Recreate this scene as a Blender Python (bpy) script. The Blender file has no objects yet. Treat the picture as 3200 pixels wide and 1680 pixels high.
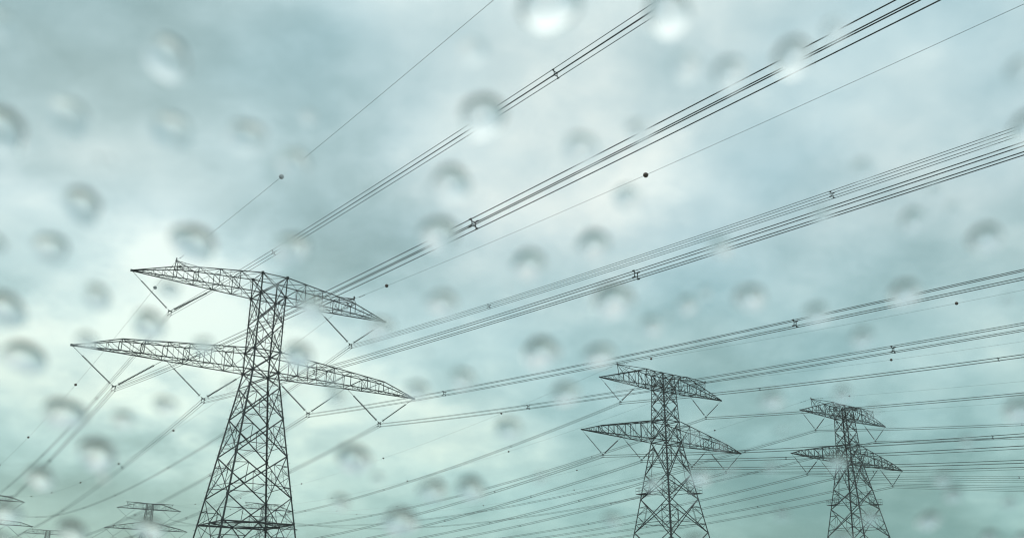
import bpy, bmesh, math, random
from mathutils import Vector, Matrix, Quaternion

SC = bpy.context.scene
COL = SC.collection
R = math.radians
CAM_PITCH=20.6246; CAM_ROLL=0.3453; LENS=32.9665
ARM_AZ=54.17563
TOWERS={'1': ('A', -25.652, 93.591, 0.0), '2': ('B', 25.521, 154.145, 0.0), '3': ('B', 67.939, 189.502, 2.55), '1b': ('A', -185.433, 335.934, 7.517), '2b': ('B', -162.744, 433.997, 10.07), '3b': ('B', -121.723, 476.978, 15.09), '2c': ('B', -316.598, 664.984, 18.09)}
DIM_A={'zLL': 25.231, 'zUL': 27.416, 'zE': 33.391, 'zT': 35.544, 'wLL': 1.362, 'wE': 1.365, 'L2': 13.857, 'hx': 9.882, 'zh': 35.324, 'ztL': 25.144, 'ztU': 33.376, 'vU': 9.816, 'vUz': 30.073, 'v1': 13.9, 'v2': 5.524, 'vLz': 21.922, 'mx': 9.656, 'ux': 5.551, 'wT': 1.371, 'base': 4.757}
DIM_B={'zLL': 29.325, 'zUL': 32.736, 'zE': 38.173, 'zT': 40.654, 'wLL': 1.743, 'wE': 1.341, 'L2': 13.992, 'hx': 10.272, 'zh': 40.944, 'ztL': 29.396, 'ztU': 38.238, 'vU': 9.85, 'vUz': 34.909, 'v1': 13.892, 'v2': 5.725, 'vLz': 26.052, 'mx': 9.78, 'ux': 6.004, 'wT': 1.294, 'base': 6.29}
SPAN_ROWS={
    '1': {
        'f': [
            (-319.987, -14.315, -5.762, 8.241),
            (-319.989, -12.601, -7.665, 7.428),
            (-319.989, -12.681, -7.723, 7.379),
            (-319.987, -13.563, -5.800, 7.867),
            (-319.988, -12.572, -7.347, 7.530),
            (-319.988, -12.817, -7.370, 7.565),
            (-319.988, -13.242, -6.786, 6.604),
            (-319.988, -13.005, -7.051, 6.811),
        ],
        'b': [
            (290.015, 12.292, 7.517, 7.704),
            (290.015, 12.292, 7.517, 7.794),
            (290.015, 12.292, 7.517, 7.722),
            (290.015, 12.292, 7.517, 7.669),
            (290.015, 12.292, 7.517, 7.749),
            (290.015, 12.292, 7.517, 7.878),
            (290.015, 12.292, 7.517, 6.561),
            (290.015, 12.292, 7.517, 6.875),
        ],
    },
    '2': {
        'f': [
            (-320.001, -12.893, -8.306, 7.704),
            (-320.001, -12.970, -8.137, 7.873),
            (-320.001, -12.929, -8.461, 8.029),
            (-320.001, -12.995, -8.071, 7.932),
            (-320.001, -12.962, -8.178, 7.946),
            (-320.000, -12.922, -8.489, 8.180),
            (-320.000, -13.088, -7.829, 7.290),
            (-320.000, -12.884, -8.535, 7.596),
        ],
        'b': [
            (337.032, 11.140, 9.860, 9.532),
            (337.031, 11.140, 9.860, 10.150),
            (337.031, 11.140, 9.860, 9.905),
            (337.031, 11.140, 9.860, 9.905),
            (337.031, 11.140, 9.860, 9.952),
            (337.031, 11.140, 9.860, 9.916),
            (337.031, 11.140, 9.860, 8.933),
            (337.031, 11.140, 9.860, 8.964),
        ],
    },
    '3': {
        'f': [
            (-320.005, -4.297, -13.722, 7.588),
            (-320.005, -4.309, -13.561, 7.487),
            (-320.005, -4.309, -13.561, 7.487),
            (-320.005, -4.288, -13.858, 7.661),
            (-320.005, -4.269, -13.844, 7.646),
            (-320.006, -4.410, -12.768, 7.012),
            (-320.005, -4.232, -13.979, 6.272),
            (-320.005, -4.309, -13.561, 6.012),
        ],
        'b': [
            (344.198, 14.480, 11.243, 9.634),
            (344.198, 14.480, 11.243, 9.708),
            (344.198, 14.480, 11.243, 8.961),
            (344.198, 14.480, 11.243, 9.306),
            (344.198, 14.480, 11.243, 9.386),
            (344.198, 14.480, 11.243, 9.356),
            (344.199, 14.480, 11.242, 10.322),
            (344.198, 14.480, 11.243, 10.139),
        ],
    },
}
DROPS=[(-50.27, 114.98, 4.47, 0.55, 'blurred raindrop with pale centre in the grey sky high at upper left'),
(-77.21, 103.84, 5.32, 0.8, 'dark crescent raindrop cut by the left edge, upper third'),
(-66.56, 106.01, 4.06, 0.3, 'faint raindrop right of the dark one on the left edge'),
(-51.56, 103.84, 4.06, 0.35, 'faint raindrop directly below the pale-centred one at upper left'),
(-40.44, 102.98, 3.85, 0.55, 'smoky raindrop up and left of the single ball on the topmost wire'),
(-33.63, 98.44, 3.47, 0.4, 'faint raindrop touching the topmost earth wire just above its ball'),
(-67.65, 91.36, 4.2, 0.7, "dark smudged raindrop well above the tall pylon's upper left tip"),
(-51.29, 84.69, 4.94, 1.0, "large dark ringed raindrop just above the tall pylon's left earth-wire peak"),
(-35.52, 83.74, 3.89, 0.5, 'grey raindrop over the upper left bundle beside its lower spacer'),
(-74.45, 83.83, 3.77, 0.4, "faint raindrop in bright cloud left of the tall pylon's upper arm"),
(-73.42, 119.73, 2.96, 0.25, 'faint raindrop in the top left corner'),
(-83.62, 84.47, 2.67, 0.5, 'small grey raindrop on the left edge, halfway down the sky'),
(5.02, 122.94, 5.58, 1.0, 'largest raindrop with white glare, cut by the top edge'),
(-4.5, 106.5, 4.66, 1.0, 'big white-bellied raindrop covering the upper left bundle of four wires'),
(21.84, 122.13, 4.57, 0.9, 'white glaring raindrop where the upper left bundle leaves the top'),
(-9.63, 95.51, 4.17, 0.8, 'grey raindrop between the two steepest wire bundles, upper middle'),
(-11.78, 86.59, 4.28, 0.85, 'grey raindrop on the steep bundle left of its big spacer'),
(10.43, 101.32, 3.61, 0.45, 'soft raindrop just above the second steep bundle, upper middle'),
(2.78, 80.97, 3.82, 0.55, 'grey raindrop under the earth wire, middle of the picture'),
(13.09, 84.6, 3.79, 0.65, 'raindrop with white belly below the ball on the right earth wire'),
(-5.85, 116.4, 2.76, 0.3, 'faint raindrop in bright cloud between topmost wire and upper bundle'),
(17.99, 93.32, 2.81, 0.35, 'small blue-grey raindrop under the ball on the right earth wire'),
(19.38, 104.3, 2.36, 0.3, 'faint raindrop crossing the steep bundle right of the middle'),
(40.43, 115.73, 3.88, 0.95, 'white-bellied raindrop sitting on the steep bundle at upper right'),
(31.68, 113.27, 3.34, 0.6, 'grey raindrop just left of the white one on the steep bundle'),
(25.13, 114.1, 3.18, 0.45, 'faint raindrop left of a grey twin under the top edge'),
(77.13, 105.33, 3.49, 0.95, 'dark raindrop on the right edge where a bundle vanishes'),
(73.8, 113.97, 2.72, 0.35, 'faint raindrop on the right edge above the dark one'),
(75.67, 86.49, 3.76, 0.95, 'dark-capped white raindrop in open sky at the far right'),
(63.47, 89.57, 2.79, 0.45, 'small pale raindrop left of the dark-capped one at far right'),
(69.35, 91.59, 1.55, 0.25, 'tiny pale spot of rain between two wires and far right drop'),
(45.83, 119.75, 2.51, 0.35, 'faint raindrop on the steep bundle near the top right'),
(53.85, 98.31, 2.4, 0.25, 'faint raindrop in plain sky above the long right-hand spacer'),
(65.76, 94.9, 1.52, 0.3, 'tiny raindrop on the long bundle near the right edge'),
(49.0, 90.33, 2.02, 0.4, 'small raindrop smearing the long bundle below its right spacer'),
(33.47, 84.45, 2.53, 0.4, 'small raindrop smearing the long bundle right of centre'),
(-84.55, 72.27, 4.6, 0.75, "dark raindrop on the left edge beside the tall pylon's upper arm"),
(-68.88, 74.77, 3.08, 0.5, "small grey raindrop left of the tall pylon's upper arm tip"),
(-83.92, 62.55, 4.87, 0.45, "soft raindrop left of the tall pylon's lower arm tip"),
(-61.23, 69.3, 3.81, 0.5, "grey raindrop under the tall pylon's upper left insulators"),
(-72.47, 66.03, 2.42, 0.35, "small raindrop smearing the outer end of the tall pylon's lower left arm"),
(-79.74, 50.46, 4.99, 0.65, 'grey raindrop beside the wires below the lower left arm tip'),
(-75.91, 41.14, 5.09, 0.75, 'dark ringed raindrop low at left between two wire bundles'),
(-69.53, 49.23, 2.69, 0.35, 'small faint raindrop just under the outermost lower left insulators'),
(-61.44, 52.39, 2.78, 0.35, 'faint raindrop under the middle of the lower left arm'),
(-52.7, 65.11, 2.33, 0.35, "raindrop smearing the middle of the tall pylon's lower left arm"),
(-56.63, 76.35, 2.27, 0.45, "raindrop smearing the tall pylon's upper arm below its left peak"),
(-36.65, 63.1, 3.58, 0.9, "dark raindrop just right of the tall pylon's mast at lower arm"),
(-33.41, 72.82, 3.18, 0.95, "raindrop blotting the tall pylon's upper right arm beside the mast"),
(-69.6, 23.02, 3.96, 0.8, 'pale raindrop blotting the mast of the far pylon left of the tall one'),
(-84.8, 21.72, 4.26, 0.5, 'soft raindrop between the lower left corner and the whole-armed far pylon'),
(-96.18, 26.89, 3.94, 0.6, 'pale raindrop over the far pylon at the left edge, upper arm'),
(-99.25, 19.55, 2.95, 0.5, "pale raindrop in the bottom left corner under the far pylon's lower arm"),
(-87.6, 35.4, 3.77, 0.5, 'soft raindrop smearing bundles above the far left-edge pylon'),
(-30.94, 54.39, 2.34, 0.3, "faint raindrop under the tall pylon's lower right arm"),
(-11.5, 73.8, 3.51, 0.7, "grey raindrop right of the tall pylon's upper right arm tip"),
(-22.14, 69.0, 2.9, 0.85, "raindrop hiding the tip of the tall pylon's upper right arm"),
(16.91, 74.31, 4.6, 1.0, 'big white-bellied raindrop under the long bundle near the centre'),
(5.08, 63.87, 4.46, 0.95, 'white-bellied raindrop up and left of the middle pylon'),
(15.09, 63.47, 3.5, 0.6, "pale raindrop just above the middle pylon's left arm"),
(-8.47, 58.47, 2.84, 0.45, "faint raindrop above the bundle right of the tall pylon's arms"),
(-16.48, 55.84, 2.73, 0.45, "grey raindrop touching the tall pylon's lower right arm tip"),
(-0.36, 47.49, 3.25, 0.35, "faint raindrop left of the middle pylon's lower arm, bright cloud"),
(-14.69, 32.81, 3.59, 0.5, 'left one of two pale raindrops among wires right of the tall pylon'),
(-7.46, 33.35, 3.73, 0.6, 'right one of two pale raindrops among wires right of the tall pylon'),
(-28.81, 40.36, 4.45, 0.95, "dark arched raindrop on the wires just right of the tall pylon's body"),
(-21.12, 24.92, 4.68, 1.0, 'white glaring raindrop with dark cap near the bottom, right of tall pylon'),
(9.52, 55.33, 3.45, 0.45, 'soft raindrop touching the bundle left of the middle pylon'),
(23.63, 69.52, 2.49, 0.35, 'faint raindrop right of the big white one near the centre'),
(19.36, 25.58, 2.25, 0.45, 'small pale raindrop beside the foot of the middle pylon'),
(-32.32, 29.69, 2.56, 0.4, "faint raindrop just right of the tall pylon's lowest frame"),
(39.49, 75.28, 3.46, 0.95, 'white raindrop with dark cap above the two right-hand pylons'),
(64.96, 76.27, 3.53, 1.0, 'white raindrop with dark cap on the bundle above the right pylon'),
(29.28, 73.77, 2.33, 0.3, 'faint raindrop left of the white one above the middle pylon'),
(50.98, 72.21, 2.84, 0.45, 'pale raindrop on the bundle left of the spacer above right pylon'),
(59.6, 67.5, 2.64, 0.5, 'pale raindrop between two bundles above the right pylon'),
(46.06, 54.33, 2.69, 0.8, "white raindrop between the middle and right pylons' upper arms"),
(58.27, 55.69, 2.12, 0.6, "small white raindrop right over the right pylon's left peak"),
(90.24, 52.53, 3.68, 0.95, "dark-rimmed raindrop on the right edge level with the right pylon's top"),
(82.69, 45.23, 1.65, 0.35, "tiny grey raindrop among wires right of the right pylon's arm"),
(35.12, 36.76, 2.88, 0.95, "white raindrop hiding insulators below the middle pylon's right arm"),
(59.85, 40.29, 2.3, 0.6, "small raindrop smearing the right pylon's lower left arm"),
(80.33, 36.57, 2.35, 0.5, 'upper of two small pale raindrops right of the right pylon'),
(83.09, 32.71, 2.4, 0.65, 'lower of two small pale raindrops right of the right pylon'),
(80.0, 26.07, 2.95, 1.0, 'white raindrop with dark cap low in grey sky right of right pylon'),
(92.6, 21.98, 2.34, 0.65, 'small raindrop near the bottom right corner, left of another'),
(99.6, 21.53, 2.38, 0.75, 'small raindrop in the bottom right corner'),
(64.4, 20.9, 2.68, 0.85, "white raindrop over the right pylon's left leg at the bottom"),
(68.69, 26.98, 2.37, 0.55, "small raindrop inside the right pylon's lower body"),
(51.8, 27.34, 1.81, 0.4, "tiny pale raindrop between the middle and right pylons' bodies"),
(35.64, 19.98, 2.66, 0.5, "pale raindrop right of the middle pylon's foot at the bottom edge"),
(94.14, 30.86, 1.76, 0.4, 'tiny pale raindrop near the right edge low down'),
(26.49, 34.96, 2.03, 0.6, "small raindrop smearing the platform at the middle pylon's left leg"),
(47.95, 39.04, 1.73, 0.3, "tiny raindrop among wires left of the right pylon's lower arm tip")]
SKY_PATCHES=[(-0.4298, 0.7763, 0.461, 0.1398, -0.3), (-0.239, 0.8301, 0.5038, 0.0932, -0.12), (0.0159, 0.8277, 0.561, 0.0636, 0.3), (-0.1188, 0.8111, 0.5727, 0.0678, 0.12), (0.1847, 0.8018, 0.5683, 0.0636, 0.2), (0.3373, 0.807, 0.4847, 0.0847, 0.12), (0.4245, 0.7662, 0.4824, 0.0763, 0.2), (-0.0878, 0.8717, 0.4821, 0.0466, 0.22), (0.0586, 0.8732, 0.4839, 0.0466, 0.15), (0.1501, 0.8809, 0.4488, 0.0381, 0.45), (0.1139, 0.9044, 0.4113, 0.0466, 0.2), (-0.025, 0.8996, 0.4359, 0.0381, 0.22), (0.0597, 0.9173, 0.3936, 0.0466, 0.2), (-0.2929, 0.8373, 0.4616, 0.0551, 0.12), (-0.3851, 0.8263, 0.4109, 0.0551, 0.18), (-0.4556, 0.8178, 0.3517, 0.0466, 0.3), (-0.1623, 0.8954, 0.4145, 0.0636, -0.15), (-0.2185, 0.9022, 0.3718, 0.0551, -0.15), (-0.3796, 0.8685, 0.3187, 0.036, 0.45), (-0.3277, 0.8812, 0.3408, 0.0297, 0.35), (-0.4604, 0.8523, 0.2482, 0.0487, 0.7), (-0.3749, 0.891, 0.256, 0.0424, 0.55), (-0.2941, 0.9127, 0.2838, 0.0403, 0.5), (-0.3247, 0.92, 0.2193, 0.0424, 0.5), (-0.2162, 0.9486, 0.2311, 0.0466, 0.5), (-0.1915, 0.9608, 0.2006, 0.0381, 0.25), (-0.448, 0.8747, 0.1847, 0.0424, 0.3), (-0.3816, 0.9051, 0.1877, 0.0339, 0.25), (-0.1269, 0.9726, 0.1951, 0.0424, 0.25), (-0.0648, 0.9807, 0.1845, 0.0381, 0.3), (-0.0066, 0.9803, 0.1973, 0.0381, 0.3), (-0.2356, 0.9612, 0.1434, 0.0339, 0.2), (-0.4225, 0.8782, 0.2242, 0.0297, -0.2), (-0.4675, 0.8339, 0.2933, 0.0297, -0.25), (-0.2609, 0.9102, 0.3217, 0.0297, 0.2), (0.3074, 0.8933, 0.3279, 0.1398, 0.12), (0.394, 0.8514, 0.3464, 0.0763, -0.1), (0.172, 0.9435, 0.2833, 0.0636, -0.06), (0.0813, 0.9472, 0.3102, 0.0508, 0.1), (0.2304, 0.8768, 0.422, 0.0508, 0.1), (-0.0793, 0.9395, 0.3333, 0.0508, 0.1), (-0.4231, 0.8997, 0.1072, 0.1102, -0.26), (-0.3246, 0.9396, 0.1089, 0.072, -0.14), (-0.0757, 0.9903, 0.1163, 0.0932, -0.06), (0.3669, 0.9267, 0.0817, 0.1398, -0.5), (0.1487, 0.982, 0.1167, 0.0975, -0.14), (0.4629, 0.8393, 0.2852, 0.0424, 0.2), (0.4357, 0.8796, 0.1911, 0.0508, 0.2), (0.445, 0.8834, 0.1468, 0.0339, 0.1), (0.2784, 0.9443, 0.1757, 0.0636, -0.05)]

EYE = 1.6                                   # the camera is held at 1.6 m inside a car

# ------------------------------------------------------------------ camera
cam_data = bpy.data.cameras.new('camera')
cam = bpy.data.objects.new('camera', cam_data)
COL.objects.link(cam)
cam_data.sensor_width = 36.0
cam_data.lens = LENS
cam_data.clip_start = 0.01
cam_data.clip_end = 9000.0
cam_data.dof.use_dof = True
cam_data.dof.focus_distance = 130.0
cam_data.dof.aperture_fstop = LENS / 2.75    # a phone-sized pupil of 2 to 3 mm
cam.location = (0, 0, EYE)
cam.rotation_euler = (R(90 + CAM_PITCH), 0, 0)
cam.rotation_euler = (Matrix.Rotation(R(90 + CAM_PITCH), 3, 'X') @ Matrix.Rotation(R(CAM_ROLL), 3, 'Z')).to_euler()
SC.camera = cam

# ------------------------------------------------------------------ sky
SUN_EL, SUN_AZ = 24.0, -24.0                # behind cloud, low in front and to the left
world = bpy.data.worlds.new('World')
SC.world = world
world.use_nodes = True
nt = world.node_tree
nt.nodes.clear()
N, L = nt.nodes, nt.links


def node(t, **kw):
    n = N.new(t)
    for k, v in kw.items():
        setattr(n, k, v)
    return n


def put(n, i, v):
    if hasattr(v, 'is_linked') or isinstance(v, bpy.types.NodeSocket):
        L.new(v, n.inputs[i])
    else:
        n.inputs[i].default_value = v


def m(op, a, b=None, c=None, clamp=False):
    n = node('ShaderNodeMath', operation=op, use_clamp=clamp)
    put(n, 0, a)
    if b is not None:
        put(n, 1, b)
    if c is not None:
        put(n, 2, c)
    return n.outputs[0]


def vm(op, a, b):
    n = node('ShaderNodeVectorMath', operation=op)
    put(n, 0, a)
    put(n, 1, b)
    return n


tc = node('ShaderNodeTexCoord')
vec = vm('NORMALIZE', tc.outputs['Generated'], (0, 0, 0)).outputs['Vector']
sep = node('ShaderNodeSeparateXYZ')
L.new(vec, sep.inputs[0])
zz = m('MAXIMUM', sep.outputs[2], 0.0)
den = m('ADD', zz, 0.40)
cp = node('ShaderNodeCombineXYZ')
L.new(m('DIVIDE', sep.outputs[0], den), cp.inputs[0])
L.new(m('DIVIDE', sep.outputs[1], den), cp.inputs[1])
put(cp, 2, 0.37)


def noise(scale, detail, rough, dist=0.0, offset=(0, 0, 0)):
    mp = vm('ADD', cp.outputs[0], offset)
    n = node('ShaderNodeTexNoise', noise_dimensions='3D')
    L.new(mp.outputs[0], n.inputs['Vector'])
    n.inputs['Scale'].default_value = scale
    n.inputs['Detail'].default_value = detail
    n.inputs['Roughness'].default_value = rough
    n.inputs['Distortion'].default_value = dist
    return m('SUBTRACT', n.outputs['Fac'], 0.5)


lum = m('MULTIPLY_ADD', noise(2.6, 5, 0.5, 0.35), 0.62, 0.45)
lum = m('MULTIPLY_ADD', noise(7.0, 4, 0.5, 0.2, (3.1, 1.7, 0)), 0.64, lum)
lum = m('MULTIPLY_ADD', noise(17.0, 4, 0.5, 0.3, (7.7, 2.2, 0)), 0.26, lum)
# broad brighter and darker masses of the cloud deck
# wobble the direction so the masses get ragged outlines
wob = node('ShaderNodeTexNoise')
L.new(cp.outputs[0], wob.inputs['Vector'])
wob.inputs['Scale'].default_value = 7.0
wob.inputs['Detail'].default_value = 4
wsub = vm('SUBTRACT', wob.outputs['Color'], (0.5, 0.5, 0.5))
wsc = node('ShaderNodeVectorMath', operation='SCALE')
L.new(wsub.outputs[0], wsc.inputs[0])
wsc.inputs['Scale'].default_value = 0.2
wvec = vm('NORMALIZE', vm('ADD', vec, wsc.outputs[0]).outputs[0], (0, 0, 0)).outputs[0]
for dx, dy, dz_, sg, amp in SKY_PATCHES:
    d = vm('DOT_PRODUCT', wvec, (dx, dy, dz_)).outputs['Value']
    e = m('EXPONENT', m('MULTIPLY_ADD', d, 1.0 / (sg * sg), -1.0 / (sg * sg)))
    lum = m('MULTIPLY_ADD', e, amp * 0.85, lum)
ramp = node('ShaderNodeValToRGB')
L.new(lum, ramp.inputs[0])
cr = ramp.color_ramp
cr.interpolation = 'B_SPLINE'
stops = [(0.0, (.195, .315, .335)), (0.30, (.36, .51, .55)), (0.52, (.51, .645, .69)), (0.75, (.67, .775, .80)), (1.0, (.92, .96, .935))]
cr.elements[0].position, cr.elements[0].color = stops[0][0], stops[0][1] + (1,)
cr.elements[1].position, cr.elements[1].color = stops[-1][0], stops[-1][1] + (1,)
for ps, c_ in stops[1:-1]:
    e_ = cr.elements.new(ps)
    e_.color = c_ + (1,)
# the cloud's own colour wanders between blue-grey and a warmer white
hue = node('ShaderNodeMix', data_type='RGBA', blend_type='MIX')
put(hue, 0, m('MULTIPLY_ADD', noise(3.3, 3, 0.5, 0.2, (1.3, 9.1, 0)), 3.0, 0.5, clamp=True))
hue.inputs[6].default_value = (0.95, 0.98, 1.005, 1)
hue.inputs[7].default_value = (1.05, 1.0, 0.985, 1)
tinted = node('ShaderNodeMix', data_type='RGBA', blend_type='MULTIPLY')
tinted.inputs[0].default_value = 1.0
L.new(ramp.outputs[0], tinted.inputs[6])
L.new(hue.outputs[2], tinted.inputs[7])
# greener air towards the horizon
hz = m('SUBTRACT', 1.0, m('MULTIPLY', zz, 2.6, clamp=True))
tint = node('ShaderNodeMix', data_type='RGBA', blend_type='MULTIPLY')
L.new(hz, tint.inputs[0])
L.new(tinted.outputs[2], tint.inputs[6])
tint.inputs[7].default_value = (0.82, 1.0, 0.87, 1)
sky = node('ShaderNodeTexSky', sky_type='NISHITA')
sky.sun_disc = False
sky.sun_elevation = R(SUN_EL)
sky.sun_rotation = R(SUN_AZ)
cl = node('ShaderNodeVectorMath', operation='SCALE')
# the deck thins, whitens and brightens overhead, as an overcast does
up = m('SMOOTH_MAX', m('SUBTRACT', zz, 0.58), 0.0, 0.06)
white = node('ShaderNodeMix', data_type='RGBA')
put(white, 0, m('MULTIPLY', up, 6.0, clamp=True))
L.new(tint.outputs[2], white.inputs[6])
white.inputs[7].default_value = (0.66, 0.675, 0.665, 1)
L.new(white.outputs[2], cl.inputs[0])
put(cl, 'Scale', m('MULTIPLY_ADD', up, 50.0, 11.3))
mix = node('ShaderNodeMix', data_type='RGBA')
mix.inputs[0].default_value = 0.94          # overcast: only a little of the blue sky comes through
L.new(sky.outputs[0], mix.inputs[6])
L.new(cl.outputs[0], mix.inputs[7])
bg = node('ShaderNodeBackground')
bg.inputs['Strength'].default_value = 0.1
L.new(mix.outputs[2], bg.inputs[0])
wo = node('ShaderNodeOutputWorld')
L.new(bg.outputs[0], wo.inputs[0])

sun_data = bpy.data.lights.new('sun', 'SUN')
sun_data.energy = 0.6
sun_data.angle = R(18)
sun_data.cycles.use_multiple_importance_sampling = False
sun_data.color = (1.0, 0.97, 0.92)
sun = bpy.data.objects.new('sun', sun_data)
COL.objects.link(sun)
sdir = Vector((math.sin(R(SUN_AZ)) * math.cos(R(SUN_EL)), math.cos(R(SUN_AZ)) * math.cos(R(SUN_EL)), math.sin(R(SUN_EL))))
sun.rotation_euler = (-sdir).to_track_quat('-Z', 'Y').to_euler()
sun.location = sdir * 100

vs = SC.view_settings
vs.view_transform = 'Standard'
vs.look = 'None'
vs.exposure = 0.0
vs.gamma = 1.0
vs.use_curve_mapping = False
SC.render.engine = 'CYCLES'
SC.cycles.max_bounces = 12
SC.cycles.transmission_bounces = 10
SC.cycles.volume_bounces = 1
SC.cycles.caustics_refractive = True
SC.cycles.use_denoising = True
SC.cycles.pixel_filter_type = 'BLACKMAN_HARRIS'
SC.cycles.filter_width = 1.2

# ------------------------------------------------------------------ materials
def material(name):
    mt = bpy.data.materials.new(name)
    mt.use_nodes = True
    return mt, mt.node_tree, mt.node_tree.nodes['Principled BSDF']


def grained(name, dark, light, scale, rough, metallic=0.0, bump=0.0):
    mt, t, b = material(name)
    co = t.nodes.new('ShaderNodeTexCoord')
    n = t.nodes.new('ShaderNodeTexNoise')
    n.inputs['Scale'].default_value = scale
    n.inputs['Detail'].default_value = 6
    t.links.new(co.outputs['Object'], n.inputs['Vector'])
    rp = t.nodes.new('ShaderNodeValToRGB')
    rp.color_ramp.elements[0].position, rp.color_ramp.elements[1].position = 0.3, 0.7
    rp.color_ramp.elements[0].color = dark + (1,)
    rp.color_ramp.elements[1].color = light + (1,)
    t.links.new(n.outputs['Fac'], rp.inputs[0])
    t.links.new(rp.outputs[0], b.inputs['Base Color'])
    b.inputs['Roughness'].default_value = rough
    b.inputs['Metallic'].default_value = metallic
    if bump:
        bp = t.nodes.new('ShaderNodeBump')
        bp.inputs['Strength'].default_value = bump
        t.links.new(n.outputs['Fac'], bp.inputs['Height'])
        t.links.new(bp.outputs[0], b.inputs['Normal'])
    return mt


STEEL = grained('weathered_steel', (0.008, 0.014, 0.016), (0.026, 0.036, 0.038), 3.0, 0.6)
WIRE = grained('weathered_conductor', (0.018, 0.024, 0.026), (0.034, 00.050, 0.044), 2.0, 0.6)
GLAZE = grained('insulator_glaze', (0.022, 0.03, 0.03), (0.05, 0.06, 0.06), 6.0, 0.35)
RUBBER = grained('black_rubber', (0.012, 0.012, 0.012), (0.025, 0.025, 0.025), 40.0, 0.8)
BALL_WHITE = grained('ball_faded_white', (0.07, 0.075, 0.075), (0.16, 0.16, 0.16), 4.0, 0.6)
BALL_RED = grained('ball_faded_red', (0.05, 0.03, 0.024), (0.12, 0.075, 0.055), 4.0, 0.6)
SAND = grained('desert_sand', (0.06, 0.062, 0.056), (0.11, 0.11, 0.10), 0.08, 0.95, bump=0.2)


def glassy(name, ior, colour):
    mt = bpy.data.materials.new(name)
    mt.use_nodes = True
    t = mt.node_tree
    t.nodes.clear()
    g = t.nodes.new('ShaderNodeBsdfGlass')
    g.inputs['IOR'].default_value = ior
    g.inputs['Roughness'].default_value = 0.0
    g.inputs['Color'].default_value = colour + (1,)
    o = t.nodes.new('ShaderNodeOutputMaterial')
    t.links.new(g.outputs[0], o.inputs[0])
    return mt


PANE = glassy('tinted_windscreen_glass', 1.5, (0.955, 0.995, 0.985))
WATER = glassy('rain_water', 1.333, (1.0, 1.0, 1.0))


# ------------------------------------------------------------------ helpers
def link(o, parent=None):
    COL.objects.link(o)
    if parent is not None:
        o.parent = parent
    return o


def tag(o, label=None, cat=None, group=None, kind=None):
    for k, v in (('label', label), ('category', cat), ('group', group), ('kind', kind)):
        if v:
            o[k] = v
    return o


def empty(name, loc=(0, 0, 0), rz=0.0, parent=None):
    o = bpy.data.objects.new(name, None)
    o.location = loc
    o.rotation_euler = (0, 0, rz)
    o.empty_display_size = 0.3
    return link(o, parent)


def mesh_of(name, verts, faces, mat, smooth=False):
    me = bpy.data.meshes.new(name)
    me.from_pydata([tuple(v) for v in verts], [], faces)
    me.materials.append(mat)
    if smooth:
        me.polygons.foreach_set('use_smooth', [True] * len(me.polygons))
    me.update()
    return me


def obj(name, me, parent=None, mat4=None):
    o = bpy.data.objects.new(name, me)
    if mat4 is not None:
        o.matrix_basis = mat4
    return link(o, parent)


ANGLE_V = [(x - 0.32, y - 0.32, z) for z in (0, 1) for x, y in ((0, 0), (1, 0), (1, .13), (.13, .13), (.13, 1), (0, 1))]
ANGLE_F = [(i, (i + 1) % 6, 6 + (i + 1) % 6, 6 + i) for i in range(6)] + [(0, 5, 4, 3), (0, 3, 2, 1), (6, 7, 8, 9), (6, 9, 10, 11)]
BOX_V = [(x, y, z) for z in (-.5, .5) for x, y in ((-.5, -.5), (.5, -.5), (.5, .5), (-.5, .5))]
BOX_F = [(3, 2, 1, 0), (4, 5, 6, 7), (0, 1, 5, 4), (1, 2, 6, 5), (2, 3, 7, 6), (3, 0, 4, 7)]
ANGLE = mesh_of('steel_angle', ANGLE_V, ANGLE_F, STEEL)
PLATE = mesh_of('steel_plate', BOX_V, BOX_F, STEEL)
ROD_V = [(math.cos(a * PI2), math.sin(a * PI2), z) for z in (0, 1) for a in (i / 8 for i in range(8))] if False else None
PI2 = math.tau
ROD = mesh_of('steel_rod', [(math.cos(i / 8 * PI2), math.sin(i / 8 * PI2), z) for z in (0, 1) for i in range(8)],
              [(i, (i + 1) % 8, 8 + (i + 1) % 8, 8 + i) for i in range(8)] + [tuple(range(7, -1, -1)), tuple(range(8, 16))], STEEL)


def aim(p, q, sx, sy, up=None):
    """matrix that lays a unit piece along p -> q with its flanges away from the tower's axis"""
    p, q = Vector(p), Vector(q)
    d = q - p
    ln = max(d.length, 1e-5)
    z = d / ln
    mid = (p + q) / 2
    u = Vector(up) if up is not None else Vector((-mid.x, -mid.y, 0.01))
    x = u - z * u.dot(z)
    if x.length < 1e-3:
        x = z.orthogonal()
    x.normalize()
    y = z.cross(x)
    c, s = math.cos(PI2 / 8), math.sin(PI2 / 8)
    x, y = x * c - y * s, x * s + y * c
    return Matrix(((x.x * sx, y.x * sy, z.x * ln, p.x), (x.y * sx, y.y * sy, z.y * ln, p.y), (x.z * sx, y.z * sy, z.z * ln, p.z), (0, 0, 0, 1)))


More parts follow.
